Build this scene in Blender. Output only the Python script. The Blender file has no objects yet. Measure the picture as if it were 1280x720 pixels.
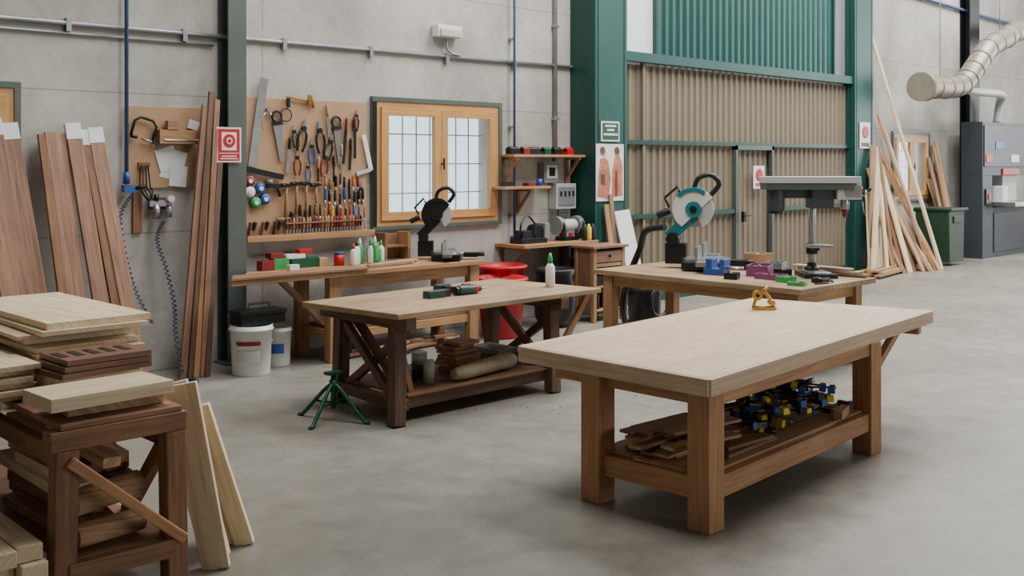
import bpy, math, random
from mathutils import Vector, Matrix, Euler
random.seed(7)
V=Vector
def lin(c):
    return tuple(((x/255)/12.92 if x/255<=.04045 else ((x/255+.055)/1.055)**2.4) for x in c)+(1,)
# ------------------------------------------------------------- materials
def base_mat(name):
    m=bpy.data.materials.new(name); m.use_nodes=True
    nt=m.node_tree; b=nt.nodes['Principled BSDF']; return m,nt,b
def plain(name,c,rough=.5,metal=0,var=.12,scale=12,em=0):
    m,nt,b=base_mat(name); N=nt.nodes; L=nt.links
    tc=N.new('ShaderNodeTexCoord'); n=N.new('ShaderNodeTexNoise'); n.inputs['Scale'].default_value=scale; n.inputs['Detail'].default_value=4
    L.new(tc.outputs['Object'],n.inputs['Vector'])
    r=N.new('ShaderNodeValToRGB'); lc=lin(c)
    r.color_ramp.elements[0].position=.3; r.color_ramp.elements[1].position=.7
    r.color_ramp.elements[0].color=tuple(x*(1-var) for x in lc[:3])+(1,)
    r.color_ramp.elements[1].color=tuple(min(1,x*(1+var)) for x in lc[:3])+(1,)
    L.new(n.outputs['Fac'],r.inputs['Fac']); L.new(r.outputs['Color'],b.inputs['Base Color'])
    b.inputs['Roughness'].default_value=rough; b.inputs['Metallic'].default_value=metal
    if em:
        L.new(r.outputs['Color'],b.inputs['Emission Color']); b.inputs['Emission Strength'].default_value=em
    return m
def wood(name,c1,c2,rough=.6,isl=.25,stain=.3,su=1.2,sv=22):
    m,nt,b=base_mat(name); N=nt.nodes; L=nt.links
    uv=N.new('ShaderNodeUVMap'); mp=N.new('ShaderNodeMapping'); mp.inputs['Scale'].default_value=(su,sv,1)
    L.new(uv.outputs[0],mp.inputs['Vector'])
    n=N.new('ShaderNodeTexNoise'); n.inputs['Scale'].default_value=2; n.inputs['Detail'].default_value=7; n.inputs['Distortion'].default_value=.6
    L.new(mp.outputs[0],n.inputs['Vector'])
    r=N.new('ShaderNodeValToRGB'); r.color_ramp.elements[0].position=.3; r.color_ramp.elements[1].position=.72
    r.color_ramp.elements[0].color=lin(c1); r.color_ramp.elements[1].color=lin(c2)
    L.new(n.outputs['Fac'],r.inputs['Fac'])
    n2=N.new('ShaderNodeTexNoise'); n2.inputs['Scale'].default_value=2.2; n2.inputs['Detail'].default_value=5
    tc=N.new('ShaderNodeTexCoord'); L.new(tc.outputs['Object'],n2.inputs['Vector'])
    mr=N.new('ShaderNodeMapRange'); mr.inputs[1].default_value=.35; mr.inputs[2].default_value=.7; mr.inputs[3].default_value=1-stain; mr.inputs[4].default_value=1.05
    L.new(n2.outputs['Fac'],mr.inputs[0])
    g=N.new('ShaderNodeNewGeometry'); mi=N.new('ShaderNodeMapRange'); mi.inputs[3].default_value=1-isl; mi.inputs[4].default_value=1+isl*.6
    L.new(g.outputs['Random Per Island'],mi.inputs[0])
    mu=N.new('ShaderNodeMath'); mu.operation='MULTIPLY'; L.new(mr.outputs[0],mu.inputs[0]); L.new(mi.outputs[0],mu.inputs[1])
    vm=N.new('ShaderNodeVectorMath'); vm.operation='SCALE'; L.new(r.outputs['Color'],vm.inputs[0]); L.new(mu.outputs[0],vm.inputs['Scale'])
    L.new(vm.outputs[0],b.inputs['Base Color']); b.inputs['Roughness'].default_value=rough
    bp=N.new('ShaderNodeBump'); bp.inputs['Strength'].default_value=.15; bp.inputs['Distance'].default_value=.01
    L.new(n.outputs['Fac'],bp.inputs['Height']); L.new(bp.outputs[0],b.inputs['Normal'])
    return m
def concrete(name,ca,cb,rough,s1,s2,seam=False,rough2=None,bump=.15,lo=.86,patch=0):
    m,nt,b=base_mat(name); N=nt.nodes; L=nt.links
    tc=N.new('ShaderNodeTexCoord')
    n=N.new('ShaderNodeTexNoise'); n.inputs['Scale'].default_value=s1; n.inputs['Detail'].default_value=8; n.inputs['Roughness'].default_value=.6
    L.new(tc.outputs['Object'],n.inputs['Vector'])
    r=N.new('ShaderNodeValToRGB'); r.color_ramp.elements[0].position=.32; r.color_ramp.elements[1].position=.68
    r.color_ramp.elements[0].color=lin(ca); r.color_ramp.elements[1].color=lin(cb)
    L.new(n.outputs['Fac'],r.inputs['Fac'])
    n2=N.new('ShaderNodeTexNoise'); n2.inputs['Scale'].default_value=s2; n2.inputs['Detail'].default_value=10; n2.inputs['Roughness'].default_value=.7
    L.new(tc.outputs['Object'],n2.inputs['Vector'])
    mr=N.new('ShaderNodeMapRange'); mr.inputs[1].default_value=.3; mr.inputs[2].default_value=.7; mr.inputs[3].default_value=lo; mr.inputs[4].default_value=1.08
    L.new(n2.outputs['Fac'],mr.inputs[0]); fac=mr.outputs[0]
    if patch:
        n4=N.new('ShaderNodeTexNoise'); n4.inputs['Scale'].default_value=1.6; n4.inputs['Detail'].default_value=8; n4.inputs['Distortion'].default_value=1.6
        L.new(tc.outputs['Object'],n4.inputs['Vector'])
        m4=N.new('ShaderNodeMapRange'); m4.inputs[1].default_value=.56; m4.inputs[2].default_value=.66; m4.inputs[3].default_value=1; m4.inputs[4].default_value=1-patch
        L.new(n4.outputs['Fac'],m4.inputs[0])
        m5=N.new('ShaderNodeMath'); m5.operation='MULTIPLY'; L.new(fac,m5.inputs[0]); L.new(m4.outputs[0],m5.inputs[1]); fac=m5.outputs[0]
    if seam:
        sx=N.new('ShaderNodeSeparateXYZ'); L.new(tc.outputs['Object'],sx.inputs[0])
        ms=[]
        for ax,per,w in seam:
            mo=N.new('ShaderNodeMath'); mo.operation='FLOORED_MODULO'; L.new(sx.outputs[ax],mo.inputs[0]); mo.inputs[1].default_value=per
            lt=N.new('ShaderNodeMath'); lt.operation='LESS_THAN'; L.new(mo.outputs[0],lt.inputs[0]); lt.inputs[1].default_value=w
            ms.append(lt)
        mx=N.new('ShaderNodeMath'); mx.operation='MAXIMUM'; L.new(ms[0].outputs[0],mx.inputs[0]); L.new(ms[1].outputs[0],mx.inputs[1])
        m3=N.new('ShaderNodeMapRange'); m3.inputs[3].default_value=1; m3.inputs[4].default_value=.66; L.new(mx.outputs[0],m3.inputs[0])
        mm=N.new('ShaderNodeMath'); mm.operation='MULTIPLY'; L.new(fac,mm.inputs[0]); L.new(m3.outputs[0],mm.inputs[1]); fac=mm.outputs[0]
    vm=N.new('ShaderNodeVectorMath'); vm.operation='SCALE'; L.new(r.outputs['Color'],vm.inputs[0]); L.new(fac,vm.inputs['Scale'])
    L.new(vm.outputs[0],b.inputs['Base Color'])
    b.inputs['Roughness'].default_value=rough
    if rough2 is not None:
        rr=N.new('ShaderNodeMapRange'); rr.inputs[1].default_value=.3; rr.inputs[2].default_value=.7; rr.inputs[3].default_value=rough; rr.inputs[4].default_value=rough2
        L.new(n2.outputs['Fac'],rr.inputs[0]); L.new(rr.outputs[0],b.inputs['Roughness'])
    bp=N.new('ShaderNodeBump'); bp.inputs['Strength'].default_value=bump; bp.inputs['Distance'].default_value=.02
    L.new(n2.outputs['Fac'],bp.inputs['Height']); L.new(bp.outputs[0],b.inputs['Normal'])
    return m
WALL=concrete('wall_concrete',(150,147,141),(194,190,183),.9,.7,9,(('Z',1.19,.012),('X',5.0,.012)))
FLOOR=concrete('floor_concrete',(112,109,100),(150,146,136),.32,.4,5,(('X',6.0,.008),('Y',6.0,.008)),.52,.05,.86,.10)
CEIL=plain('ceiling_sheet',(160,160,156),.8)
PALE=wood('pale_beech',(190,162,134),(218,192,164),.55,.07,.12)
PALE2=wood('raw_board_pale',(200,178,142),(236,218,184),.6,.16,.1)
LEG=wood('table_leg_wood',(156,110,74),(192,146,104),.55,.1,.15)
T2TOP=wood('worn_top_wood',(148,120,90),(188,158,124),.6,.12,.28)
DARKW=wood('stained_dark_wood',(78,55,41),(122,90,68),.6,.25,.35)
MIDW=wood('mid_wood',(156,114,76),(194,152,106),.55,.18,.2)
REDW=wood('reddish_wood',(126,90,70),(170,130,104),.5,.26,.2)
OAK=wood('window_oak',(178,128,74),(208,158,98),.4,.06,.08)
OLDW=wood('sawhorse_wood',(118,82,58),(164,120,88),.65,.18,.3)
SCRAP=wood('scrap_wood',(142,106,80),(210,174,134),.65,.4,.25)
BROWNP=wood('dark_brown_panel',(96,64,48),(132,92,70),.45,.15,.15)
PEG=plain('hardboard',(172,138,106),.75,0,.08,5)
STEELG=plain('painted_steel_greygreen',(84,94,88),.45,.2,.1,3)
GREEN=plain('painted_green',(24,66,60),.4,.1,.08,3)
GREEN2=plain('painted_green_light',(33,80,75),.45,.1,.08,3)
BEIGE=plain('ribbed_beige_sheet',(118,107,90),.6,.0,.05,2)
DARKM=plain('dark_metal',(40,44,44),.4,.6,.15)
BLK=plain('black_plastic',(24,24,26),.4,0,.15)
GREY=plain('grey_plastic',(124,128,128),.45,0,.06)
LGREY=plain('light_grey_plastic',(184,186,184),.45,0,.05)
WHITE=plain('white_plastic',(222,222,218),.45,0,.04)
STEEL=plain('steel',(168,170,172),.3,.85,.1)
GALV=plain('galvanised_metal',(150,154,156),.42,.6,.15,6)
DUCT=plain('duct_metal',(142,134,120),.45,.4,.12,6)
RED=plain('red_plastic',(180,16,26),.4,0,.08)
REDD=plain('dark_red_plastic',(120,30,32),.45,0,.1)
BLUE=plain('blue_plastic',(34,78,150),.4,0,.08)
HOSEB=plain('blue_hose',(66,92,134),.45,0,.08)
HOSED=plain('dark_blue_hose',(28,52,84),.45,0,.08)
CYAN=plain('cyan_tool',(24,118,130),.4,0,.06)
YEL=plain('yellow_plastic',(214,188,40),.4,0,.08)
ORG=plain('orange_plastic',(200,92,40),.4,0,.08)
LIME=plain('green_plastic',(50,150,78),.4,0,.08)
PURP=plain('purple_plastic',(130,66,110),.45,0,.08)
TRIG=plain('tripod_green',(16,82,56),.4,.2,.1)
TEAL=plain('drill_dark_green',(20,66,58),.4,0,.1)
BING=plain('bin_green',(30,58,38),.5,0,.08)
BRASS=plain('brass',(186,146,74),.3,.8,.1)
CARD=plain('cardboard',(176,140,100),.8,0,.06)
PAPER=plain('paper',(222,224,228),.8,0,.02)
BAG=plain('beige_sack',(176,160,138),.85,0,.14,6)
MGREY=plain('machine_grey',(58,65,72),.5,.1,.06)
MDOOR=plain('machine_grey_door',(50,59,68),.45)
SKIN=plain('poster_warm',(180,112,90),.6,0,.4,9)
SIGNG=plain('sign_green',(30,84,60),.5,0,.03)
TRANS=plain('translucent_strip_glow',(205,215,214),.5,0,.05,2,.35)  # opaque sheet, weak emission stands in for daylight coming through
def glassmat():
    m,nt,b=base_mat('window_glass'); N=nt.nodes; L=nt.links
    out=[n for n in N if n.type=='OUTPUT_MATERIAL'][0]
    t=N.new('ShaderNodeBsdfTransparent'); t.inputs[0].default_value=(.92,.96,.97,1)
    g=N.new('ShaderNodeBsdfGlossy'); g.inputs['Roughness'].default_value=.1
    mx=N.new('ShaderNodeMixShader'); mx.inputs[0].default_value=.06
    L.new(t.outputs[0],mx.inputs[1]); L.new(g.outputs[0],mx.inputs[2]); L.new(mx.outputs[0],out.inputs[0]); return m
GLASS=glassmat()
# ------------------------------------------------------------- mesh builder
class B:
    def __init__(s,name,loc=(0,0,0),rz=0,bevel=0,scale=1):
        s.name=name; s.v=[];s.f=[];s.mi=[];s.uv=[];s.sm=[];s.mats=[];s.bevel=bevel
        s.loc=V(loc); s.rz=rz; s.sc=scale
        s.T=Matrix.Identity(4)
    def add(s,vs,fs,mat,smooth=False,uvs=None):
        o=len(s.v)
        if mat not in s.mats: s.mats.append(mat)
        k=s.mats.index(mat)
        s.v+= [s.T@V(p) for p in vs]
        if uvs is None: uvs=[(p[0],p[1]+p[2]) for p in vs]
        s.uv+=uvs
        for i,f in enumerate(fs):
            s.f.append([o+j for j in f]); s.mi.append(k); s.sm.append(smooth if not isinstance(smooth,list) else smooth[i])
    def box(s,c,size,mat,rot=None):
        sx,sy,sz=[q/2 for q in size]
        L=max(range(3),key=lambda i:size[i]); o=[i for i in range(3) if i!=L]; r=random.uniform(0,40)
        loc=[V((x*sx,y*sy,z*sz)) for x in(-1,1) for y in(-1,1) for z in(-1,1)]
        uvs=[(p[L]+r,p[o[0]]+p[o[1]]+r) for p in loc]
        R=Euler(rot).to_matrix() if rot else Matrix.Identity(3)
        vs=[V(c)+R@p for p in loc]
        s.add(vs,[(0,1,3,2),(4,6,7,5),(0,4,5,1),(2,3,7,6),(0,2,6,4),(1,5,7,3)],mat,False,uvs)
    def bb(s,x0,x1,y0,y1,z0,z1,mat):
        s.box(((x0+x1)/2,(y0+y1)/2,(z0+z1)/2),(x1-x0,y1-y0,z1-z0),mat)
    def beam(s,a,b,w,t,mat,ref=None):
        a=V(a);b=V(b);d=(b-a);ln=d.length;d.normalize()
        if ref is None: ref=V((1,0,0)) if abs(d.z)>.75 else d.cross(V((0,0,1)))
        ref=V(ref); side=(ref-d*ref.dot(d)).normalized(); up=d.cross(side)
        r=random.uniform(0,40); vs=[];uvs=[]
        for k in(0,1):
            for y in(-1,1):
                for z in(-1,1):
                    vs.append(a+d*ln*k+side*(w/2*y)+up*(t/2*z)); uvs.append((ln*k+r,w/2*y+t/2*z+r))
        s.add(vs,[(0,1,3,2),(4,6,7,5),(0,4,5,1),(2,3,7,6),(0,2,6,4),(1,5,7,3)],mat,False,uvs)
    def quad(s,q,z0,z1,mat,n=1,gap=.002):
        q=[V((p[0],p[1],0)) for p in q]
        for i in range(n):
            a=i/n;b_=(i+1)/n; r=random.uniform(0,40)
            P=[q[0].lerp(q[3],a),q[1].lerp(q[2],a),q[1].lerp(q[2],b_),q[0].lerp(q[3],b_)]
            if n>1:
                P[2]=P[2].lerp(P[1],gap);P[3]=P[3].lerp(P[0],gap)
            ln=(P[1]-P[0]).length; w=(P[3]-P[0]).length
            vs=[p+V((0,0,z)) for z in(z0,z1) for p in P]
            uvs=[(u+r,w_+z+r) for z in(z0,z1) for u,w_ in((0,0),(ln,0),(ln,w),(0,w))]
            s.add(vs,[(3,2,1,0),(4,5,6,7),(0,1,5,4),(1,2,6,5),(2,3,7,6),(3,0,4,7)],mat,False,uvs)
    def cyl(s,a,b,r0,mat,r1=None,n=20,cap=True):
        if r1 is None:r1=r0
        a=V(a);b=V(b);d=(b-a).normalized()
        x=d.orthogonal().normalized(); y=d.cross(x); vs=[]
        for c,r in((a,r0),(b,r1)):
            for i in range(n):
                t=2*math.pi*i/n; vs.append(c+x*(r*math.cos(t))+y*(r*math.sin(t)))
        fs=[(i,(i+1)%n,n+(i+1)%n,n+i) for i in range(n)]; sm=[True]*n
        if cap: fs+=[tuple(range(n-1,-1,-1)),tuple(range(n,2*n))]; sm+=[False,False]
        s.add(vs,fs,mat,sm)
    def lathe(s,c,prof,mat,n=24,axis=(0,0,1)):
        c=V(c);d=V(axis).normalized();x=d.orthogonal().normalized();y=d.cross(x);vs=[];m=len(prof)
        for r,z in prof:
            for i in range(n):
                t=2*math.pi*i/n; vs.append(c+d*z+x*(r*math.cos(t))+y*(r*math.sin(t)))
        fs=[(k*n+i,k*n+(i+1)%n,(k+1)*n+(i+1)%n,(k+1)*n+i) for k in range(m-1) for i in range(n)]
        sm=[True]*len(fs); fs+=[tuple(range(n-1,-1,-1)),tuple(range((m-1)*n,m*n))]; sm+=[False,False]
        s.add(vs,fs,mat,sm)
    def tube(s,pts,r,mat,n=10):
        pts=[V(p) for p in pts]; vs=[]; x=None
        for i,p in enumerate(pts):
            d=(pts[min(i+1,len(pts)-1)]-pts[max(i-1,0)]).normalized()
            if x is None: x=d.orthogonal().normalized()
            else: x=(x-d*x.dot(d)).normalized()
            y=d.cross(x); rr=r[i] if isinstance(r,list) else r
            for k in range(n):
                t=2*math.pi*k/n; vs.append(p+x*(rr*math.cos(t))+y*(rr*math.sin(t)))
        m=len(pts)
        fs=[(k*n+i,k*n+(i+1)%n,(k+1)*n+(i+1)%n,(k+1)*n+i) for k in range(m-1) for i in range(n)]
        sm=[True]*len(fs); fs+=[tuple(range(n-1,-1,-1)),tuple(range((m-1)*n,m*n))]; sm+=[False,False]
        s.add(vs,fs,mat,sm)
    def poly(s,pts,mat,n,th):
        """extrude polygon (list of 3D points) along vector n by th"""
        n=V(n).normalized()*th; k=len(pts)
        vs=[V(p) for p in pts]+[V(p)+n for p in pts]
        s.add(vs,[tuple(range(k-1,-1,-1)),tuple(range(k,2*k))]+[(i,(i+1)%k,k+(i+1)%k,k+i) for i in range(k)],mat)
    def done(s):
        me=bpy.data.meshes.new(s.name)
        me.from_pydata([tuple(p) for p in s.v],[],s.f)
        for m in s.mats: me.materials.append(m)
        me.polygons.foreach_set('material_index',s.mi); me.polygons.foreach_set('use_smooth',s.sm)
        ul=me.uv_layers.new(name='UVMap')
        for l in me.loops: ul.data[l.index].uv=s.uv[l.vertex_index]
        me.update()
        import bmesh
        bm=bmesh.new(); bm.from_mesh(me); bmesh.ops.recalc_face_normals(bm,faces=bm.faces); bm.to_mesh(me); bm.free()
        o=bpy.data.objects.new(s.name,me); bpy.context.scene.collection.objects.link(o)
        o.location=s.loc; o.rotation_euler=(0,0,s.rz); o.scale=(s.sc,)*3
        if s.bevel:
            b=o.modifiers.new('bevel','BEVEL'); b.width=s.bevel; b.segments=2; b.limit_method='ANGLE'; b.angle_limit=math.radians(50)
        return o
def arc(c,r,a0,a1,n,ax=(1,0,0),ay=(0,0,1)):
    c=V(c);ax=V(ax);ay=V(ay)
    return [c+ax*(r*math.cos(math.radians(a0+(a1-a0)*i/n)))+ay*(r*math.sin(math.radians(a0+(a1-a0)*i/n))) for i in range(n+1)]
def smooth(pts,k=8):
    pts=[V(p) for p in pts]; P=[pts[0]]+pts+[pts[-1]]; out=[]
    for i in range(1,len(P)-2):
        for j in range(k):
            t=j/k; a,b,c,d=P[i-1],P[i],P[i+1],P[i+2]
            out.append(.5*((2*b)+(c-a)*t+(2*a-5*b+4*c-d)*t*t+(3*b-3*c+d-a)*t**3))
    out.append(pts[-1]); return out
WY=8.6
# ------------------------------------------------------------- room shell
X0,X1,Y0=-4,27,-9; H=7
b=B('floor'); b.bb(X0,X1,Y0,WY+.3,-.1,0,FLOOR); b.done()
b=B('ceiling'); b.bb(X0,X1,Y0,WY+.3,H,H+.1,CEIL); b.done()
holes=[(1.1,2.8,1.15,2.38),(6.28,7.97,1.15,2.42),(17.46,18.81,1.15,2.3)]
b=B('wall_back')
xs=sorted({X0,X1}|{h[0] for h in holes}|{h[1] for h in holes}); 
for a,c in zip(xs[:-1],xs[1:]):
    hh=[h for h in holes if h[0]==a]
    if hh:
        h=hh[0]; b.bb(a,c,WY,WY+.3,0,h[2],WALL); b.bb(a,c,WY,WY+.3,h[3],H,WALL)
    else: b.bb(a,c,WY,WY+.3,0,H,WALL)
b.done()
b=B('wall_left'); b.bb(X0-.2,X0,Y0,WY+.3,0,H,WALL); b.done()
b=B('wall_right'); b.bb(X1,X1+.2,Y0,WY+.3,0,H,WALL); b.done()
b=B('wall_front'); b.bb(X0,X1,Y0-.2,Y0,0,H,WALL); b.done()
for i,(a,c,z0,z1) in enumerate(holes):
    b=B('window_%d'%(i+1),bevel=.004)
    y0=WY-.05;y1=WY+.04
    b.bb(a-.05,c+.05,y0,y1,z1,z1+.05,STEELG); b.bb(a-.05,c+.05,y0,y1,z0-.04,z0,STEELG)
    b.bb(a-.05,a,y0,y1,z0,z1,STEELG); b.bb(c,c+.05,y0,y1,z0,z1,STEELG)
    b.bb(a-.05,a+.0,y0-.004,y0,z0,z1,DARKM)
    f=.055
    b.bb(a,c,y0+.01,y1+.03,z1-f,z1,OAK); b.bb(a,c,y0+.01,y1+.03,z0,z0+f,OAK)
    b.bb(a,a+f,y0+.01,y1+.03,z0+f,z1-f,OAK); b.bb(c-f,c,y0+.01,y1+.03,z0+f,z1-f,OAK)
    mid=(a+c)/2; g=.085
    for l,r in((a+f,mid-.003),(mid+.003,c-f)):
        y2=y0-.01;y3=y0+.05
        b.bb(l,r,y2,y3,z1-f-g,z1-f,OAK); b.bb(l,r,y2,y3,z0+f,z0+f+g,OAK)
        b.bb(l,l+g,y2,y3,z0+f+g,z1-f-g,OAK); b.bb(r-g,r,y2,y3,z0+f+g,z1-f-g,OAK)
        b.bb(l+g,r-g,y0+.02,y0+.026,z0+f+g,z1-f-g,GLASS)
    b.cyl((mid,y0-.05,(z0+z1)/2-.06),(mid,y0-.05,(z0+z1)/2+.06),.01,DARKM); b.cyl((mid,y0-.05,(z0+z1)/2),(mid,y0,(z0+z1)/2),.008,DARKM)
    n=9
    for k in range(1,n):
        x=a+(c-a)*k/n; b.cyl((x,WY+.26,z0),(x,WY+.26,z1),.008,LGREY,n=8)
    for k in range(1,4):
        z=z0+(z1-z0)*k/4; b.cyl((a,WY+.26,z),(c,WY+.26,z),.007,LGREY,n=8)
    b.done()
def hcol(name,x0,x1,y0,mat,mat2=None):
    b=B(name,bevel=.003); m2=mat2 or mat
    b.bb(x0,x1,y0,y0+.02,0,H,mat); b.bb(x0,x1,WY-.02,WY,0,H,mat); xm=(x0+x1)/2
    b.bb(xm-.01,xm+.01,y0+.02,WY-.02,0,H,m2)
    b.bb(x0-.03,x1+.03,y0-.03,WY,0,.02,mat); b.done()
hcol('steel_column',4.55,4.73,8.4,STEELG)
hcol('steel_column',20.25,20.7,8.4,DARKM)
def boxcol(name,x0,x1,y0):
    b=B(name,bevel=.004); b.bb(x0,x1,y0,WY,0,H,GREEN); 
    b.bb(x0-.005,x1+.005,y0-.012,y0,0,H,GREEN2); b.bb(x0+.04,x0+.055,y0-.018,y0-.012,0,H,GREEN); b.bb(x1-.055,x1-.04,y0-.018,y0-.012,0,H,GREEN)
    b.done()
boxcol('green_column',9.19,9.76,8.2); boxcol('green_column',15.75,16.35,8.4)
def corr(b,x0,x1,y,z0,z1,p,dep,mat):
    n=max(1,int((x1-x0)/p)); vs=[];fs=[];p=(x1-x0)/n
    prof=[]
    for i in range(n):
        x=x0+i*p; prof+=[(x,y),(x+p*.42,y),(x+p*.52,y-dep),(x+p*.88,y-dep),(x+p*.98,y)]
    prof.append((x1,y))
    for q in prof: vs+=[(q[0],q[1],z0),(q[0],q[1],z1)]
    for i in range(len(prof)-1): fs.append((2*i,2*i+2,2*i+3,2*i+1))
    b.add(vs,fs,mat)
b=B('door_1')
gy=8.55
corr(b,10.72,15.25,gy,3.2,H,.15,.03,GREEN2)
corr(b,9.8,10.45,gy,.05,3.05,.13,.022,BEIGE); corr(b,10.48,12.5,gy,.05,3.05,.13,.022,BEIGE); corr(b,13.45,15.72,gy,.05,3.05,.13,.022,BEIGE); corr(b,12.5,13.45,gy,2.05,3.05,.13,.022,BEIGE)
corr(b,12.58,13.37,gy,.05,1.98,.13,.02,BEIGE)
b.bb(9.78,10.7,gy-.01,gy,3.2,H,TRANS); b.bb(15.27,15.74,gy-.01,gy,3.2,H,GREY)
for z in(2.03,1.08): 
    b.bb(9.76,12.48,gy-.08,gy-.03,z,z+.055,GREEN); b.bb(13.46,15.75,gy-.08,gy-.03,z,z+.055,GREEN)
b.bb(12.48,13.46,gy-.08,gy-.03,2.04,2.085,GREEN)
b.bb(9.76,15.75,gy-.13,gy-.03,3.08,3.2,GREEN2)
for x,m,z0,z1 in((9.76,GREEN,0,3.1),(10.43,BEIGE,0,3.1),(10.7,GREEN,3.2,H),(15.25,GREEN,3.2,H),(15.69,GREEN,0,H),(9.76,GREEN,3.2,H)): b.bb(x,x+.05,gy-.07,gy-.02,z0,z1,m)
for x in(12.48,13.41): b.bb(x,x+.05,gy-.09,gy-.025,0,2.04,STEELG)
b.bb(12.48,13.46,gy-.09,gy-.025,1.98,2.04,STEELG)
b.bb(12.6,12.66,gy-.14,gy-.09,.95,1.1,BLK); b.bb(12.6,12.75,gy-.16,gy-.14,1.03,1.05,BLK)
b.bb(9.8,12.48,gy-.08,gy-.02,0,.12,GREEN); b.bb(13.46,15.7,gy-.08,gy-.02,0,.12,GREEN)
b.done()
# conduits and pipes
b=B('electrical_conduit')
b.cyl((-4,8.575,2.9),(9.19,8.575,2.95),.022,GALV,n=10)
b.cyl((-4,8.58,2.84),(4.5,8.58,2.85),.012,GALV,n=8)
for x in range(-3,9): b.bb(x+.2,x+.24,8.55,8.6,2.86,2.97,GALV)
b.cyl((8.9,8.572,H),(8.9,8.572,1.81),.026,GALV,n=10)
for z in(2.3,3.4,4.2): b.bb(8.86,8.94,8.54,8.6,z,z+.03,GALV)
b.done()
b=B('wall_conduit'); b.cyl((16.4,8.55,4.85),(27,8.55,4.6),.03,HOSEB,n=8); b.done()
b=B('air_hose_drop'); b.cyl((3.68,8.52,H),(3.68,8.52,1.72),.017,HOSEB,n=10)
b.cyl((3.68,8.52,1.72),(3.68,8.52,1.62),.028,BLUE); b.box((3.7,8.52,1.58),(.1,.07,.06),BLUE); b.cyl((3.74,8.5,1.58),(3.82,8.46,1.6),.016,DARKM,n=8)
b.done()
b=B('air_hose_drop'); b.cyl((8.18,8.52,H),(8.18,8.52,.96),.015,HOSEB,n=10); b.box((8.18,8.52,.93),(.07,.07,.07),BLUE); 
for z in(1.2,2.2,3.2): b.box((8.18,8.56,z),(.05,.07,.03),GALV)
b.done()
b=B('emergency_light',bevel=.008); b.box((7.2,8.54,3.2),(.34,.1,.13),WHITE); b.box((7.2,8.48,3.18),(.28,.03,.08),LGREY); b.tube(smooth([(7.2,8.55,3.13),(7.2,8.54,3.02),(7.28,8.54,2.97),(7.4,8.54,2.96)]),.012,GALV); b.done()
def coil(name,pts,r,turns,mat,tr=.006):
    path=smooth(pts,30); n=turns*14; out=[]
    for i in range(n+1):
        t=i/n*(len(path)-1); k=min(int(t),len(path)-2); p=path[k].lerp(path[k+1],t-k)
        a=i/14*2*math.pi; out.append(p+V((math.cos(a)*r,math.sin(a)*r*.6,0)))
    b=B(name); b.tube(out,tr,mat,n=6); return b
b=coil('coiled_air_hose',[(3.72,8.5,1.53),(3.62,8.5,1.35),(3.66,8.48,1.0),(3.74,8.45,.7),(3.85,8.4,.45)],.014,30,HOSED,.0045); b.done()
b=coil('coiled_air_hose',[(3.98,8.46,1.3),(3.92,8.46,1.15),(3.98,8.42,.9),(4.02,8.35,.6),(3.96,8.2,.35),(3.9,7.95,.08)],.016,36,HOSED,.005)
b.tube(arc((3.88,7.88,.03),.1,0,1060,60,(1,0,0),(0,1,0)),.015,HOSED,n=8); b.done()
b=B('air_filter_regulator'); 
b.box((3.98,8.52,1.45),(.22,.06,.05),GALV); b.cyl((3.93,8.5,1.44),(3.93,8.5,1.32),.032,STEEL); b.cyl((4.04,8.5,1.44),(4.04,8.5,1.33),.03,STEEL); b.cyl((3.93,8.5,1.47),(3.93,8.5,1.53),.022,BLK); b.cyl((4.04,8.52,1.47),(4.04,8.44,1.49),.03,LGREY)
b.tube(smooth([(3.98,8.52,1.45),(3.85,8.5,1.5),(3.8,8.5,1.56)]),.01,BLK); b.bb(3.9,4.1,8.55,8.6,1.4,1.5,OLDW); b.done()
b=B('wall_hardboard_panel',bevel=.003); b.bb(3.71,4.5,8.575,8.6,1.58,2.28,PEG); b.bb(3.76,3.84,8.57,8.6,1.2,1.55,OLDW); b.done()
b=B('pinned_papers')
for k,(x,z,w,h,r) in enumerate(((4.12,1.78,.2,.26,.25),(4.06,1.83,.18,.2,-.3),(4.16,1.68,.16,.18,.1),(4.3,2.13,.1,.08,.3))): b.box((x,8.572-.004*k,z),(w,.002,h),PAPER,(0,r,0))
b.done()
b=B('wooden_clamp',bevel=.004); b.box((4.14,8.53,2.02),(.36,.07,.12),MIDW); b.box((4.08,8.52,2.12),(.1,.06,.08),REDW); b.cyl((4.0,8.5,1.99),(4.32,8.5,1.99),.012,STEEL); b.done()
def cclamp(name,c,s=1,rot=0,mat=DARKM):
    b=B(name); R=Matrix.Rotation(rot,4,'Y'); b.T=Matrix.Translation(V(c))@R@Matrix.Scale(s,4)
    b.tube([(0,0,-.1),(.0,0,-.09),(.12,0,-.09),(.16,0,-.05),(.16,0,.05),(.12,0,.09),(0,0,.09)],.011,mat,n=8)
    b.cyl((0,0,-.15),(0,0,-.0),.008,STEEL,n=8); b.cyl((-.03,0,-.15),(.03,0,-.15),.005,STEEL,n=6); b.cyl((0,0,.04),(0,0,.09),.014,mat,n=8)
    b.done()
cclamp('c_clamp',(3.82,8.54,2.0),1.1,-1.3)
b=B('hanging_cables')
for i in range(4): b.tube(smooth([(3.82+.02*i,8.55,1.78),(3.8+.03*i,8.53,1.6),(3.85+.02*i,8.53,1.5+.02*i),(3.9,8.53,1.46)]),.006,[BLK,REDD,BLK,DARKM][i],n=6)
b.bb(3.8,3.9,8.55,8.6,1.76,1.8,OLDW); b.done()
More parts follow.
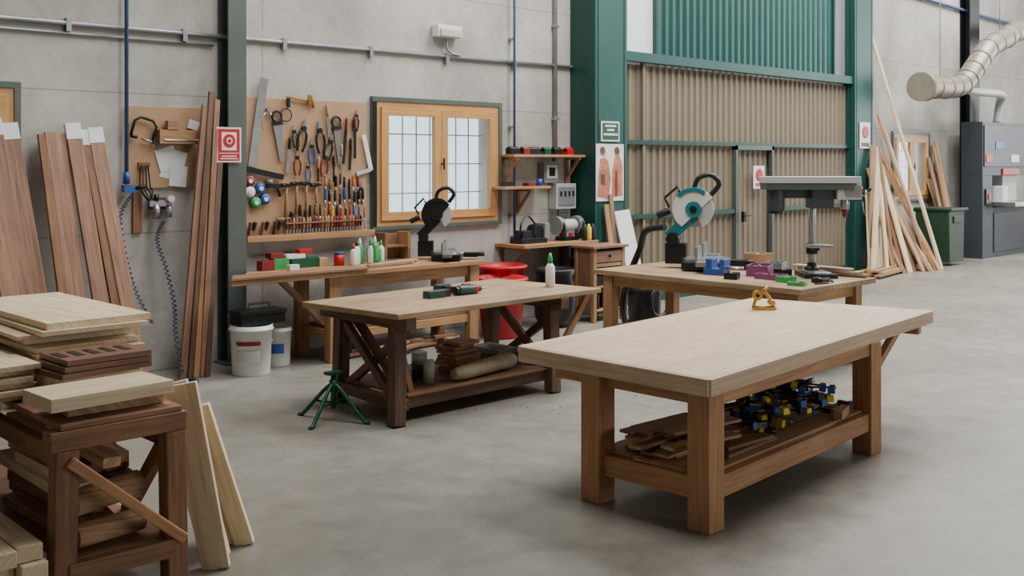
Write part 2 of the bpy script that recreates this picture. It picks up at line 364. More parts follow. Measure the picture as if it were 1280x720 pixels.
# ------------------------------------------------------------- pegboard and tools
b=B('pegboard',bevel=.003); b.bb(4.78,6.16,8.57,8.6,1.1,2.4,PEG); b.done()
TY=8.545
PX=lambda i:4.78+i*.0089   # board grid columns
PZ=lambda j:2.4-j*.0077    # board grid rows
b=B('framing_square'); b.beam((PX(10),TY,1.76),(PX(24),TY,2.58),.085,.006,STEEL); b.beam((PX(3),TY-.01,1.74),(PX(46),TY-.01,1.66),.05,.02,DARKM,(0,0,1)); b.done()
b=B('try_square'); b.beam((PX(150),TY,PZ(42)),(PX(160),TY,PZ(88)),.05,.005,WHITE); b.beam((PX(140),TY,PZ(93)),(PX(160),TY,PZ(87)),.035,.02,LGREY,(0,0,1)); b.done()
def handsaw(i,j,ang,L=.5,w=.11,hm=MIDW):
    b=B('handsaw'); b.T=Matrix.Translation((PX(i),TY,PZ(j)))@Matrix.Rotation(ang,4,'Y')
    b.poly([(-w/2,0,0),(w/2,0,0),(w*.1,0,-L),(-w*.3,0,-L)],STEEL,(0,1,0),.003)
    b.tube(arc((0,0,.06),.05,0,360,16),.012,hm,n=8); b.box((0,0,.0),(.1,.018,.04),hm); b.done()
handsaw(40,30,-.15,.36,.1,DARKM); handsaw(114,34,-.12,.36,.08,BLK)
def pliers(i,j,c,s=1,ang=0):
    b=B('pliers'); b.T=Matrix.Translation((PX(i),TY,PZ(j)))@Matrix.Rotation(ang,4,'Y')@Matrix.Scale(s,4)
    b.cyl((0,-.01,0),(0,.012,0),.02,DARKM,n=12)
    b.poly([(-.018,0,0),(.018,0,0),(.006,0,.07),(-.006,0,.07)],STEEL,(0,1,0),.012)
    for k in(-1,1): b.tube(smooth([(0,0,0),(k*.03,0,-.04),(k*.035,0,-.1),(k*.02,0,-.17)],5),[.007]*5+[.01]*11,c,n=8)
    b.done()
for a in((72,36,DARKM,1.3,.2),(82,58,BLUE,1.0,0),(92,38,BLK,1.3,-.1),(64,72,REDD,1,0),(99,72,REDD,1.1,.1),(77,84,BLUE,.8,0),(106,52,DARKM,1.1,.3),(146,112,BLK,.9,.1),(140,18,BLK,.9,.1),(60,40,BLK,.9,-.2)): pliers(*a)
b=B('dividers'); 
for k in(-1,1): b.tube([(PX(28),TY,PZ(14)),(PX(28)+k*.07,TY,PZ(26)),(PX(28)+k*.05,TY,PZ(40))],[.008,.007,.003],STEEL,n=6)
b.cyl((PX(28),TY-.02,PZ(14)),(PX(28),TY+.01,PZ(14)),.02,STEEL); b.done()
b=B('calipers'); b.tube(arc((PX(50),TY,PZ(20)),.06,90,290,12),.006,DARKM,n=6); b.tube(arc((PX(50),TY,PZ(20)),.06,90,-110,12),.006,DARKM,n=6); b.done()
b=B('bar_clamp'); b.beam((PX(50),TY,PZ(-2)),(PX(86),TY,PZ(4)),.02,.008,BRASS,(0,0,1)); b.box((PX(78),TY-.01,PZ(0)),(.03,.02,.09),BRASS); b.box((PX(52),TY-.01,PZ(5)),(.03,.02,.09),DARKM); b.cyl((PX(82),TY,PZ(-6)),(PX(84),TY,PZ(10)),.014,MIDW,n=8); b.done()
def rasp(i,j,L,c,mt=STEEL,nm='rasp',ang=0,w=.02,hl=.12):
    b=B(nm); b.T=Matrix.Translation((PX(i),TY,PZ(j)))@Matrix.Rotation(ang,4,'Y')
    b.lathe((0,0,0),[(.009,0),(.016,.02),(.014,.06),(.017,hl-.02),(.008,hl)],c,10)
    b.beam((0,0,0),(0,0,-L),w,.005,mt); b.done()
rasp(126,36,.34,REDD,DARKM,'rasp',.1,.035); rasp(138,34,.3,REDD,DARKM,'rasp',0,.03); rasp(132,62,.2,BLK,DARKM,'rasp',.05,.03)
rasp(102,20,.2,MIDW,STEEL,'rasp',-.1,.03); rasp(54,62,.22,BLK,STEEL,'rasp',.1,.04)
rasp(120,70,.2,MIDW,STEEL,'rasp',0,.02); rasp(110,84,.14,BLK,DARKM,'rasp',0,.02); rasp(90,86,.12,MIDW,DARKM,'rasp',0,.02)
def hammer(i,j,L,ang=0,hm=DARKM):
    b=B('hammer'); b.T=Matrix.Translation((PX(i),TY-.01,PZ(j)))@Matrix.Rotation(ang,4,'Y')
    b.box((0,0,0),(.05,.03,.035),hm); b.cyl((-.025,0,0),(-.06,0,0),.018,hm,n=10); b.poly([(.025,-.012,.016),(.07,-.012,-.004),(.07,-.012,-.01),(.025,-.012,-.016)],hm,(0,1,0),.024)
    b.tube([(0,0,.02),(0,0,-.1),(0,0,-L)],[.011,.012,.016],MIDW,n=8); b.done()
for a in((50,106,.3,.05),(62,104,.3,0),(74,104,.32,.0),(86,106,.3,-.05),(56,146,.16,1.5)): hammer(*a)
b=B('screwdriver_set')
cols=[REDD,YEL,BLK,ORG,REDD,BLK,RED,MIDW,BLK,OLDW,BLUE,BLK,MIDW,DARKM]
for j0,i0,i1 in((110,98,142),(128,98,153),(148,66,153)):
    i=i0;k=0
    while i<i1:
        c=random.choice(cols); x=PX(i);z=PZ(j0+random.uniform(-4,4)); r=random.uniform(.010,.019); L=random.uniform(.05,.11)
        b.lathe((x,TY-.015,z),[(.006,0),(r,.015),(r,.07),(r*.7,.09),(r,.1),(.006,.115)],c,8); b.cyl((x,TY-.015,z),(x,TY-.015,z-L),.0045,STEEL,n=6); i+=random.uniform(4.5,7.5)
b.done()
b=B('wooden_tool_rack',bevel=.002); b.bb(4.78,6.2,8.47,8.57,1.07,1.095,MIDW); b.bb(4.78,6.2,8.47,8.485,1.095,1.13,MIDW); b.bb(5.2,6.1,8.5,8.57,1.22,1.235,OLDW); b.done()
b=B('chisel_set')
i=0
while i<78:
    x=5.22+i*.0112; c=random.choice([MIDW,MIDW,REDD,BLK,DARKW,OLDW]); 
    b.lathe((x,8.52,1.17),[(.006,0),(.012,.02),(.015,.07),(.011,.1),(.004,.11)],c,8); b.beam((x,8.52,1.18),(x,8.52,1.1),.014,.004,STEEL); i+=random.uniform(2.2,4)
b.done()
for k,x in enumerate((4.84,4.97,5.1)):
    b=B('wooden_hand_plane',bevel=.004); b.T=Matrix.Translation((x,8.52,1.1))@Matrix.Rotation(.15,4,'Y'); b.box((0,0,.07),(.06,.05,.16),[OLDW,REDW,DARKW][k]); b.box((0,-.02,.1),(.03,.03,.12),DARKM,(.4,0,0)); b.done()
def tape_reel(x,z,c):
    b=B('tape_roll'); b.lathe((x,8.57,z),[(.02,0),(.05,0),(.05,-.045),(.02,-.045)],c,20,(0,1,0)); b.cyl((x,8.56,z),(x,8.515,z),.02,WHITE); b.done()
for x,z,c in((4.84,1.53,WHITE),(4.95,1.56,BLUE),(4.84,1.63,REDD),(5.0,1.46,BLUE),(4.9,1.43,LIME)): tape_reel(x,z,c)
b=B('spray_gun'); b.T=Matrix.Translation((5.08,8.53,1.58)); b.box((0,0,0),(.14,.03,.04),DARKM); b.tube([(.05,0,0),(.07,0,-.1)],.015,BLK); b.cyl((-.04,0,.02),(-.04,0,.06),.03,GREY); b.done()
# ------------------------------------------------------------- signs
def sign(name,x0,x1,z0,z1,y,bg,parts):
    b=B(name,bevel=.002); b.bb(x0,x1,y,y+.012,z0,z1,WHITE); w=x1-x0;h=z1-z0
    m=.06*w
    b.bb(x0+m,x1-m,y-.002,y,z0+m,z1-m,bg)
    for a,c,d,e,mt in parts: b.bb(x0+a*w,x0+c*w,y-.004,y-.002,z0+d*h,z0+e*h,mt)
    return b
b=sign('fire_alarm_sign',4.42,4.66,1.8,2.11,8.37,RED,[(.15,.85,.09,.12,WHITE),(.2,.8,.16,.19,WHITE),(.1,.9,.25,.27,WHITE),(.2,.8,.34,.86,WHITE)])
b.cyl((4.54,8.366,1.99),(4.54,8.363,1.99),.06,RED,n=24); b.cyl((4.54,8.363,1.99),(4.54,8.36,1.99),.03,WHITE,n=24); b.cyl((4.54,8.36,1.99),(4.54,8.357,1.99),.018,RED); b.done()
sign('emergency_exit_sign',9.27,9.6,2.05,2.29,8.17,SIGNG,[(.2,.8,.72,.82,WHITE),(.3,.7,.52,.62,WHITE),(.12,.88,.3,.4,WHITE)]).done()
b=sign('prohibition_sign',12.86,13.14,1.42,1.75,8.42,WHITE,[(.15,.85,.1,.25,RED)]); b.lathe((13.0,8.415,1.62),[(.06,0),(.09,0),(.09,-.006),(.06,-.006)],RED,24,(0,1,0)); b.beam((12.94,8.412,1.68),(13.06,8.412,1.56),.02,.004,RED,(1,0,1)); b.done()
b=sign('prohibition_sign',15.88,16.22,2.03,2.46,8.37,WHITE,[(.12,.88,.08,.22,BLK)]); b.lathe((16.05,8.365,2.3),[(.07,0),(.1,0),(.1,-.006),(.07,-.006)],RED,24,(0,1,0)); b.beam((15.98,8.36,2.36),(16.12,8.36,2.24),.02,.004,RED,(1,0,1)); b.box((16.05,8.362,2.3),(.04,.004,.1),BLK); b.done()
b=B('calendar_poster'); b.box((9.43,8.175,1.68),(.5,.006,.68),WHITE)
b.poly([(9.2,8.171,1.4),(9.4,8.171,1.36),(9.44,8.171,1.6),(9.4,8.171,1.8),(9.34,8.171,1.86),(9.25,8.171,1.84),(9.22,8.171,1.65)],SKIN,(0,-1,0),.002)
b.poly([(9.46,8.171,1.38),(9.65,8.171,1.4),(9.66,8.171,1.75),(9.6,8.171,1.88),(9.53,8.171,1.9),(9.47,8.171,1.7)],SKIN,(0,-1,0),.002)
for x in(9.3,9.56): b.cyl((x,8.17,1.92),(x,8.167,1.92),.045,SKIN,n=16); b.cyl((x-.01,8.168,1.945),(x-.01,8.164,1.945),.042,DARKW,n=16)
b.box((9.3,8.166,1.6),(.07,.003,.12),DARKW); b.box((9.54,8.166,1.55),(.03,.003,.3),REDD); b.done()
# ------------------------------------------------------------- shelves beside window
def bracket(b,x,y,z,d,h,mat):
    b.bb(x-.02,x+.02,WY-.03,WY,z-h,z,mat); b.bb(x-.02,x+.02,WY-d,WY-.03,z-.03,z,mat); b.beam((x,WY-.02,z-h+.03),(x,WY-d+.03,z-.02),.03,.03,mat,(1,0,0))
b=B('wall_shelf',bevel=.003); b.bb(8.0,9.17,8.33,8.6,1.86,1.89,MIDW); bracket(b,8.08,0,1.86,.25,.3,MIDW); bracket(b,9.1,0,1.86,.25,.3,MIDW); b.done()
b=B('wall_shelf',bevel=.003); b.bb(7.85,8.58,8.33,8.6,1.5,1.53,MIDW); bracket(b,8.3,0,1.5,.25,.28,MIDW); b.done()
b=B('grinder_shelf',bevel=.004); b.bb(7.95,9.17,8.12,8.6,.85,.89,MIDW); bracket(b,8.05,0,.85,.45,.35,OLDW); bracket(b,9.0,0,.85,.45,.35,OLDW); b.done()
b=B('power_tools_on_shelf',bevel=.004)
for x,c,w in((8.1,DARKM,.14),(8.28,REDD,.1),(8.42,BLK,.16),(8.62,TRIG,.1),(8.8,BLK,.12),(9.0,RED,.1)):
    b.box((x,8.46,1.925),(w,.1,.07),c); b.cyl((x-w/2,8.46,1.95),(x+w/2,8.46,1.95),.03,c)
b.done()
b=B('electrical_box',bevel=.006); b.box((8.75,8.54,1.68),(.24,.11,.24),GREY); b.box((8.75,8.48,1.69),(.18,.01,.16),LGREY); b.box((8.75,8.475,1.69),(.1,.006,.1),DARKM); b.done()
b=B('electrical_box',bevel=.006); b.box((8.98,8.53,1.4),(.34,.13,.3),LGREY); b.box((8.98,8.46,1.4),(.28,.01,.22),GREY)
for k in range(4): b.box((8.88+k*.07,8.453,1.43),(.03,.008,.06),BLK)
b.tube(smooth([(8.9,8.52,1.26),(8.85,8.5,1.15),(8.7,8.5,1.05),(8.6,8.5,1.0)]),.008,BLK); b.done()
b=B('shelf_clutter'); b.box((8.0,8.45,1.56),(.12,.08,.05),BLK); b.box((8.32,8.42,1.55),(.12,.1,.035),REDD); b.cyl((8.48,8.42,1.53),(8.48,8.42,1.61),.035,BLUE); b.done()
def grinder(x,y,z):
    b=B('bench_grinder',(x,y,z),0,.004,1.15)
    b.box((0,0,.02),(.2,.14,.04),DARKM); b.box((0,0,.07),(.12,.1,.1),GREY); b.cyl((-.1,0,.15),(.1,0,.15),.065,LGREY)
    for k in(-1,1):
        b.cyl((k*.11,0,.15),(k*.17,0,.15),.095,GREY,n=28); b.cyl((k*.125,-.02,.14),(k*.16,-.02,.14),.085,DARKM,n=28); b.box((k*.14,-.1,.11),(.06,.05,.012),DARKM); b.box((k*.14,-.09,.24),(.07,.005,.07),GLASS,(.5,0,0))
    b.box((0,-.055,.06),(.05,.012,.04),RED); b.done()
grinder(8.88,8.36,.89)
b=B('bench_sander',bevel=.004); b.box((8.25,8.36,.92),(.4,.2,.06),DARKM); b.box((8.2,8.36,.99),(.22,.14,.09),BLK); b.cyl((8.33,8.28,1.02),(8.33,8.4,1.02),.08,DARKM); b.box((8.45,8.34,1.02),(.08,.16,.18),GREY); b.tube(smooth([(8.1,8.33,.96),(8.05,8.28,1.1),(8.2,8.33,1.2),(8.35,8.36,1.1)]),.012,BLK); b.done()
b=B('spray_cans')
for x,c in((8.98,BLK),(9.05,YEL),(9.12,BLK)): b.lathe((x,8.17,.89),[(.03,0),(.032,.02),(.032,.15),(.015,.17),(.015,.19)],c,14)
b.done()
b=B('small_cabinet',bevel=.005)
x0,x1,y0,y1=8.68,9.22,7.76,8.06
b.bb(x0-.03,x1+.03,y0-.03,y1+.02,.83,.86,REDW)
for x in(x0,x1-.05):
    for y in(y0,y1-.05): b.bb(x,x+.05,y,y+.05,0,.83,MIDW)
b.bb(x0+.01,x0+.03,y0+.03,y1-.03,.1,.83,REDW); b.bb(x1-.03,x1-.01,y0+.03,y1-.03,.1,.83,REDW); b.bb(x0,x1,y1-.03,y1-.01,.1,.83,DARKW)
b.bb(x0+.05,x1-.05,y0+.005,y0+.03,.67,.8,REDW); b.bb(x0+.05,x1-.05,y0+.01,y0+.04,.62,.66,MIDW); b.cyl(((x0+x1)/2,y0-.02,.74),((x0+x1)/2,y0+.01,.74),.014,DARKM)
b.bb(x0+.03,x1-.03,y0+.02,y1-.03,.12,.14,MIDW); b.bb(x0+.03,x1-.03,y0+.02,y1-.03,.38,.4,MIDW)
b.box((8.82,7.9,.46),(.14,.16,.1),BLK); b.box((9.05,7.9,.46),(.12,.16,.12),DARKM); b.cyl((8.82,7.88,.14),(8.82,7.88,.3),.06,DARKM); b.cyl((9.03,7.88,.14),(9.03,7.88,.27),.07,REDD)
b.done()
b=B('leaning_white_board',bevel=.002); b.beam((9.68,7.86,0),(9.6,8.14,1.22),.28,.02,WHITE); b.done()
b=B('leaning_plank',bevel=.003); b.beam((9.34,7.95,0),(9.33,8.15,1.3),.08,.025,MIDW); b.done()
b=B('leaning_plank',bevel=.003); b.beam((9.43,8.0,0),(9.43,8.165,1.42),.07,.02,REDW); b.done()
# ------------------------------------------------------------- wall bench
b=B('wall_workbench',bevel=.006)
b.quad([(4.24,7.78),(7.05,7.75),(7.05,8.45),(4.8,8.45)],.775,.82,MIDW,4)
b.quad([(4.23,7.76),(5.6,7.74),(5.6,7.94),(4.35,7.96)],.822,.85,REDW,1)
for x,y in((5.3,7.88),(6.95,7.86),(5.3,8.4),(6.95,8.4)): b.bb(x-.06,x+.06,y-.045,y+.045,0,.775,MIDW)
b.bb(5.36,6.89,7.85,7.9,.66,.775,MIDW); b.bb(5.36,6.89,7.85,7.9,.2,.28,MIDW); b.bb(5.36,6.89,8.38,8.42,.2,.28,MIDW)
for x in(5.3,6.95): b.bb(x-.03,x+.03,7.92,8.36,.2,.28,MIDW)
b.quad([(5.36,7.86),(6.9,7.86),(6.9,8.42),(5.36,8.42)],.28,.3,OLDW,4)
b.beam((5.25,7.95,.35),(4.8,7.95,.775),.06,.05,REDW); b.done()
b=B('storage_boxes',bevel=.003)
for x,y,z,w,d,h,c in((5.05,8.38,.82,.16,.1,.1,LIME),(5.3,8.38,.82,.3,.1,.09,TRIG),(5.2,8.38,.91,.2,.1,.04,WHITE),(5.02,8.4,.92,.14,.1,.05,REDD),(5.5,8.36,.82,.1,.08,.08,CARD),(4.9,8.36,.82,.13,.1,.09,REDD),(5.32,8.39,.95,.14,.08,.04,RED),(5.1,8.22,.82,.1,.06,.05,WHITE)): b.box((x,y,z+h/2),(w,d,h),c)
b.done()
def bottle(b,x,y,z,h,r,c,cap):
    b.lathe((x,y,z),[(r*.9,0),(r,.01),(r,h*.62),(r*.45,h*.76)],c,14); b.lathe((x,y,z+h*.74),[(r*.5,0),(r*.45,h*.08),(r*.15,h*.26)],cap,12)
b=B('glue_bottles')
for i,(x,c,k) in enumerate(((5.75,WHITE,RED),(5.83,WHITE,BLK),(5.91,LIME,WHITE),(6.0,LIME,WHITE),(6.08,LIME,LIME),(6.16,WHITE,LIME),(5.97,WHITE,LIME),(5.88,LIME,WHITE),(6.05,LIME,BLK))): bottle(b,x,8.2+.06*(i%3)+(.0 if i<6 else .02),.82,random.uniform(.2,.27),.034,c,k)
b.done()
b=B('colored_canister'); b.cyl((5.64,8.28,.82),(5.64,8.28,.93),.05,RED); b.cyl((5.64,8.28,.93),(5.64,8.28,.95),.052,BLUE); b.done()
b=B('wooden_crate',bevel=.003); b.bb(6.24,6.5,8.47,8.5,.82,1.08,OLDW); b.bb(6.21,6.24,8.32,8.5,.82,1.1,OLDW); b.bb(6.5,6.53,8.32,8.5,.82,1.1,MIDW); b.bb(6.24,6.5,8.32,8.47,.95,.97,OLDW); b.done()
b=B('offcut_strips',bevel=.002); 
for i in range(5): b.beam((5.7+.08*i,7.9+.05*i,.835),(6.25+.04*i,7.95+.03*i,.84),.05,.025,[MIDW,PALE,REDW][i%3])
b.done()
# mitre saw -----------------------------------------------------------
def mitre_saw(name,loc,rz,body,guard,sc=1,tilt=.5):
    b=B(name,loc,rz,.003,sc)
    b.box((0,0,.035),(.5,.26,.05),DARKM); b.cyl((0,0,.03),(0,0,.075),.16,STEEL,n=32); b.box((0,-.2,.045),(.1,.16,.04),DARKM); b.cyl((0,-.28,.05),(0,-.34,.05),.022,BLK)
    for k in(-1,1):
        b.box((k*.16,.03,.12),(.22,.02,.09),STEEL); b.box((k*.3,-.02,.06),(.14,.08,.03),STEEL); b.cyl((k*.22,-.1,.0),(k*.22,-.1,.01),.03,BLK)
    b.box((0,.2,.1),(.1,.14,.14),DARKM); b.cyl((-.06,.22,.2),(.06,.22,.2),.045,DARKM)
    T0=b.T.copy(); b.T=b.T@Matrix.Translation((0,.22,.2))@Matrix.Rotation(-tilt,4,'X')
    b.box((.02,-.1,.03),(.06,.24,.08),body)
    c=V((0,-.24,.06))
    b.cyl(c+V((-.003,0,0)),c+V((.003,0,0)),.125,STEEL,n=40)
    g=[c+V((-.022,math.cos(math.radians(a))*.145,math.sin(math.radians(a))*.145)) for a in range(-15,200,12)]
    b.poly(g,guard,(1,0,0),.044)
    g=[c+V((-.015,math.cos(math.radians(a))*.135,math.sin(math.radians(a))*.135)) for a in range(195,290,10)]+[c+V((-.015,0,0))]
    b.poly(g,LGREY,(1,0,0),.03)
    b.cyl(c+V((.02,0,0)),c+V((.2,.02,.03)),.06,body,n=24); b.cyl(c+V((.2,.02,.03)),c+V((.225,.022,.034)),.05,BLK,n=24)
    b.cyl(c+V((-.022,0,0)),c+V((-.04,0,0)),.055,body); b.cyl(c+V((-.04,0,0)),c+V((-.048,0,0)),.025,DARKM)
    g=[c+V((-.03,math.cos(math.radians(a))*.15,math.sin(math.radians(a))*.15)) for a in range(80,170,12)]+[c+V((-.03,math.cos(math.radians(a))*.12,math.sin(math.radians(a))*.12)) for a in range(168,78,-12)]
    b.poly(g,body,(1,0,0),.055)
    b.tube(smooth([c+V((.02,-.08,.1)),c+V((.02,-.16,.14)),c+V((.02,-.24,.1)),c+V((.02,-.24,.02)),c+V((.02,-.15,.0))]),.018,BLK)
    b.cyl(c+V((0,.13,.1)),c+V((0,.22,.13)),.025,BLK)
    b.tube([c+V((0,.0,.15)),c+V((0,-.02,.19)),c+V((0,.1,.19)),c+V((0,.12,.12))],.01,BLK)
    b.T=T0
    return b
b=mitre_saw('mitre_saw',(6.8,8.06,.82),.8,BLK,DARKM,1.1,.8); b.done()
b=B('saw_extension_rail'); b.box((6.2,8.12,.835),(.4,.08,.03),STEEL); b.done()
b=B('toolbox',bevel=.01); b.bb(4.38,4.8,7.86,8.06,.42,.51,DARKM); b.bb(4.37,4.81,7.85,8.07,.51,.54,BLK); b.tube([(4.5,7.96,.54),(4.5,7.96,.59),(4.7,7.96,.59),(4.7,7.96,.54)],.01,GREY); b.done()
def bucket(x,y,h,r,c,nm='paint_bucket',lab=None):
    b=B(nm); b.lathe((x,y,0),[(r*.86,0),(r*.88,.01),(r*.97,h*.9),(r*1.05,h*.9),(r*1.05,h*.93),(r,h*.94),(r,h),(r*.96,h),(r*.9,h*.95)],c,32)
    b.tube(arc((x,y-r*.3,h*.82),r*1.03,200,340,16,(1,0,0),(0,0,1)),.004,STEEL,n=6)
    for z0_,z1_,m in lab:
        pts=[]
        for k in range(9):
            a=math.radians(195+k*9); pts.append((math.cos(a),math.sin(a)))
        rr=lambda z:r*(.885+.085*z/(h*.9))+.002
        vs=[(x+p[0]*rr(z),y+p[1]*rr(z),z) for p in pts for z in(h*z0_,h*z1_)]
        b.add(vs,[(2*i,2*i+2,2*i+3,2*i+1) for i in range(8)],m)
    b.done()
bucket(4.52,7.95,.42,.18,WHITE,lab=[(.62,.7,REDD),(.3,.52,LGREY)]); bucket(4.88,8.12,.34,.12,WHITE,lab=[(.35,.6,BLUE)])
b=B('red_tub'); b.lathe((7.35,7.85,0),[(.18,0),(.2,.01),(.25,.58),(.28,.58),(.28,.61),(.25,.62),(.23,.55),(.2,.4)],RED,32); b.done()
b=B('red_tub'); b.lathe((7.68,8.2,0),[(.18,0),(.2,.01),(.25,.66),(.28,.66),(.28,.69),(.25,.7),(.23,.62),(.2,.5)],RED,32); b.done()
b=B('black_bin_bag'); b.lathe((8.25,7.95,0),[(.16,0),(.22,.1),(.24,.35),(.2,.55),(.23,.62),(.2,.64),(.16,.56)],BLK,20); b.done()
b=B('under_bench_scrap',bevel=.003)
for i in range(12): 
    x=random.uniform(5.5,6.15);y=random.uniform(7.98,8.25); b.beam((x,y,.32+.03*(i%4)),(x+random.uniform(.1,.22),y+random.uniform(-.05,.1),.33+.03*(i%4)),.07,.025,random.choice([SCRAP,OLDW,PALE2]))
for i in range(14):
    x=random.uniform(5.4,6.6);y=random.uniform(7.7,8.2); b.beam((x,y,.03+.03*(i%3)),(x+random.uniform(.15,.3),y+random.uniform(-.1,.1),.03+.03*(i%3)),.07,.03,random.choice([SCRAP,OLDW]))
b.done()
b=B('cardboard_box',bevel=.004); b.bb(6.42,6.87,7.92,8.1,.3,.42,CARD); b.bb(6.52,6.77,7.917,7.92,.33,.38,REDD); b.done()
# ------------------------------------------------------------- leaning boards, left wall
b=B('leaning_boards',bevel=.003)
for x0,x1,zt,w,m in ((2.58,2.42,2.1,.12,REDW),(2.7,2.53,2.1,.13,REDW),(2.82,2.62,2.13,.12,REDW),(2.94,2.74,2.1,.12,REDW),(3.05,2.99,2.02,.07,OLDW),(3.12,3.05,2.04,.09,REDW),(3.2,3.12,2.03,.08,REDW),(3.36,3.22,2.11,.12,REDW),(3.47,3.32,2.06,.07,OLDW),(3.57,3.4,2.08,.12,REDW)):
    yb=8.0+random.uniform(-.08,.05); b.beam((x0,yb,0),(x1,8.5,zt),w,.035,m)
    if zt>2.05:
        p0=V((x0,yb,0));p1=V((x1,8.5,zt)); q=p0.lerp(p1,.94)+V((0,-.003,0)); b.beam(q,p1+V((0,-.003,.003)),w+.004,.038,PAPER)
b.done()
b=B('leaning_boards',bevel=.003)
for i,(xb,xt,zt,w) in enumerate(((4.0,4.34,2.3,.06),(4.06,4.4,2.42,.05),(4.11,4.43,2.1,.07),(4.15,4.45,2.35,.05),(4.18,4.49,2.0,.05))):
    b.beam((xb,8.16-.02*i,0),(xt,8.42,zt),w,.03,[REDW,DARKW,MIDW][i%3])
b.done()
# ------------------------------------------------------------- sawhorse table with boards (left)
b=B('sawhorse_table',bevel=.006)
xa,xb,ya,yb=1.57,2.02,4.22,5.9
for x,y in((xa,ya),(xb,ya),(xa,yb),(xb,yb)): b.beam((x+(x-1.8)*.06,y,0),(x,y,.66),.09,.09,OLDW)
b.beam((xa-.07,ya,.7),(xb+.05,ya,.7),.09,.08,OLDW); b.beam((xa-.07,yb,.7),(xb+.05,yb,.7),.09,.08,OLDW)
for x in(xa,xb): b.beam((x,ya,.62),(x,yb,.62),.05,.08,OLDW)
b.beam((xa,ya-.03,.17),(xb,ya-.03,.17),.05,.08,OLDW); b.beam((xa,yb,.17),(xb,yb,.17),.05,.08,OLDW)
b.beam((xa+.0,ya-.06,.62),(xb+.03,ya-.06,.2),.03,.045,LEG); b.beam((xb,ya+.06,.6),(xb,ya+.45,.2),.05,.06,OLDW)
b.quad([(xa-.03,ya-.04),(xb+.03,ya-.04),(xb+.03,yb+.05),(xa-.03,yb+.05)],.74,.765,OLDW,5)
b.quad([(xa,ya),(xb,ya),(xb,yb),(xa,yb)],.19,.21,OLDW,5); b.done()
b=B('board_stack',bevel=.002)
z=.77
while z<1.02:
    t=random.choice([.02,.026,.032]); dx=random.uniform(-.07,.03); dy=random.uniform(-.1,.08); a=random.uniform(-.06,.06)
    b.box((1.96+dx,5.52+dy,z+t/2),(.5,1.1,t-.003),random.choice([PALE2,PALE2,PALE2,PALE]),(0,0,a)); z+=t
b.box((1.99,5.5,z+.015),(.5,1.15,.032),PALE2,(0,0,.02))
z=.77
for k in range(6):
    b.box((1.47+random.uniform(-.04,.04),5.15+random.uniform(-.06,.06),z+.013),(.4,.9,.024),PALE2,(0,0,random.uniform(-.08,.08))); z+=.026
b.done()
b=B('brown_slotted_panel',bevel=.003)
for k in range(3): b.box((1.86+.01*k,4.68,.885+k*.027),(.42-.02*k,.3,.024),BROWNP,(0,0,.12-.04*k))
for k in range(5): b.box((1.72+k*.07,4.68,.953),(.035,.12,.002),BLK,(0,0,.04))
b.done()
b=B('pale_plank',bevel=.003); b.box((1.76,4.34,.843),(.52,.28,.055),PALE2,(0,0,.05)); b.box((1.82,4.55,.79),(.4,.55,.045),SCRAP,(0,0,-.05)); b.box((1.85,4.68,.842),(.36,.26,.055),PALE2,(0,0,.05)); b.done()
b=B('scrap_lumber_pile',bevel=.004)
for i in range(24):
    x=random.uniform(1.68,1.92); y=random.uniform(4.3,4.6); z=.24+.05*(i//3.5); 
    b.beam((x,y,z),(x+random.uniform(-.08,.06),y+random.uniform(.5,.9),z+random.uniform(-.01,.02)),random.uniform(.07,.13),.045,random.choice([SCRAP,PALE2,OLDW,REDW,SCRAP]))
b.tube([(1.64,4.3,.27),(1.94,4.34,.27)],.05,SCRAP,n=10); b.tube([(1.64,4.32,.4),(1.94,4.36,.42)],.055,SCRAP,n=10)
b.done()
b=B('lumber_heap',bevel=.004)
for i in range(52):
    z=.04+.058*(i//4); x=random.uniform(.8,1.35); b.beam((x,5.1+random.uniform(-.25,.2),z),(x+random.uniform(-.05,.12),6.6,z+random.uniform(0,.02)),random.uniform(.08,.15),.05,random.choice([SCRAP,PALE2,REDW,OLDW]))
b.done()
b=B('pale_beam_stack',bevel=.004)
for r in range(5):
    for c in range(4): b.beam((1.1+.105*c+.01*(r%2),4.12+.03*((r+c)%3),.04+.066*r),(1.1+.105*c,4.8,.04+.066*r),.098,.062,PALE2)
b.done()
b=B('leaning_pale_planks',bevel=.003)
for p,q,w,t in(((2.24,4.24,0),(2.13,4.34,.82),.12,.035),((2.30,4.36,0),(2.15,4.48,.80),.13,.035),((2.48,4.42,0),(2.27,4.46,.68),.09,.035),((2.42,4.48,0),(2.24,4.55,.72),.1,.035),((2.5,4.56,0),(2.26,4.64,.70),.1,.035)):
    b.beam(p,q,w,t,PALE2,(.75,-.66,0))
b.done()
# ------------------------------------------------------------- second table (trestle)
b=B('trestle_workbench',bevel=.006)
q=[(4.29,5.60),(6.39,5.63),(6.25,6.74),(4.17,6.6)]
b.quad(q,.735,.775,T2TOP,5)
for X,off in((4.42,0),(5.95,.05)):
    b.beam((X-.1,5.66,0),(X,5.78,.66),.1,.09,DARKW); b.beam((X+.05,6.55,0),(X,6.45,.66),.1,.09,DARKW)
    b.beam((X,5.62,.69),(X,6.68,.69),.09,.09,DARKW); b.beam((X-.02,5.66,.13),(X+.02,6.55,.13),.06,.08,DARKW)
    b.beam((X-.05,5.75,.16),(X,6.4,.62),.05,.06,DARKW); b.beam((X+.06,5.74,.62),(X+.05,6.4,.18),.05,.06,DARKW)
b.beam((4.42,5.74,.13),(5.98,5.74,.13),.05,.08,DARKW); b.beam((4.42,6.46,.13),(5.98,6.46,.13),.05,.08,DARKW)
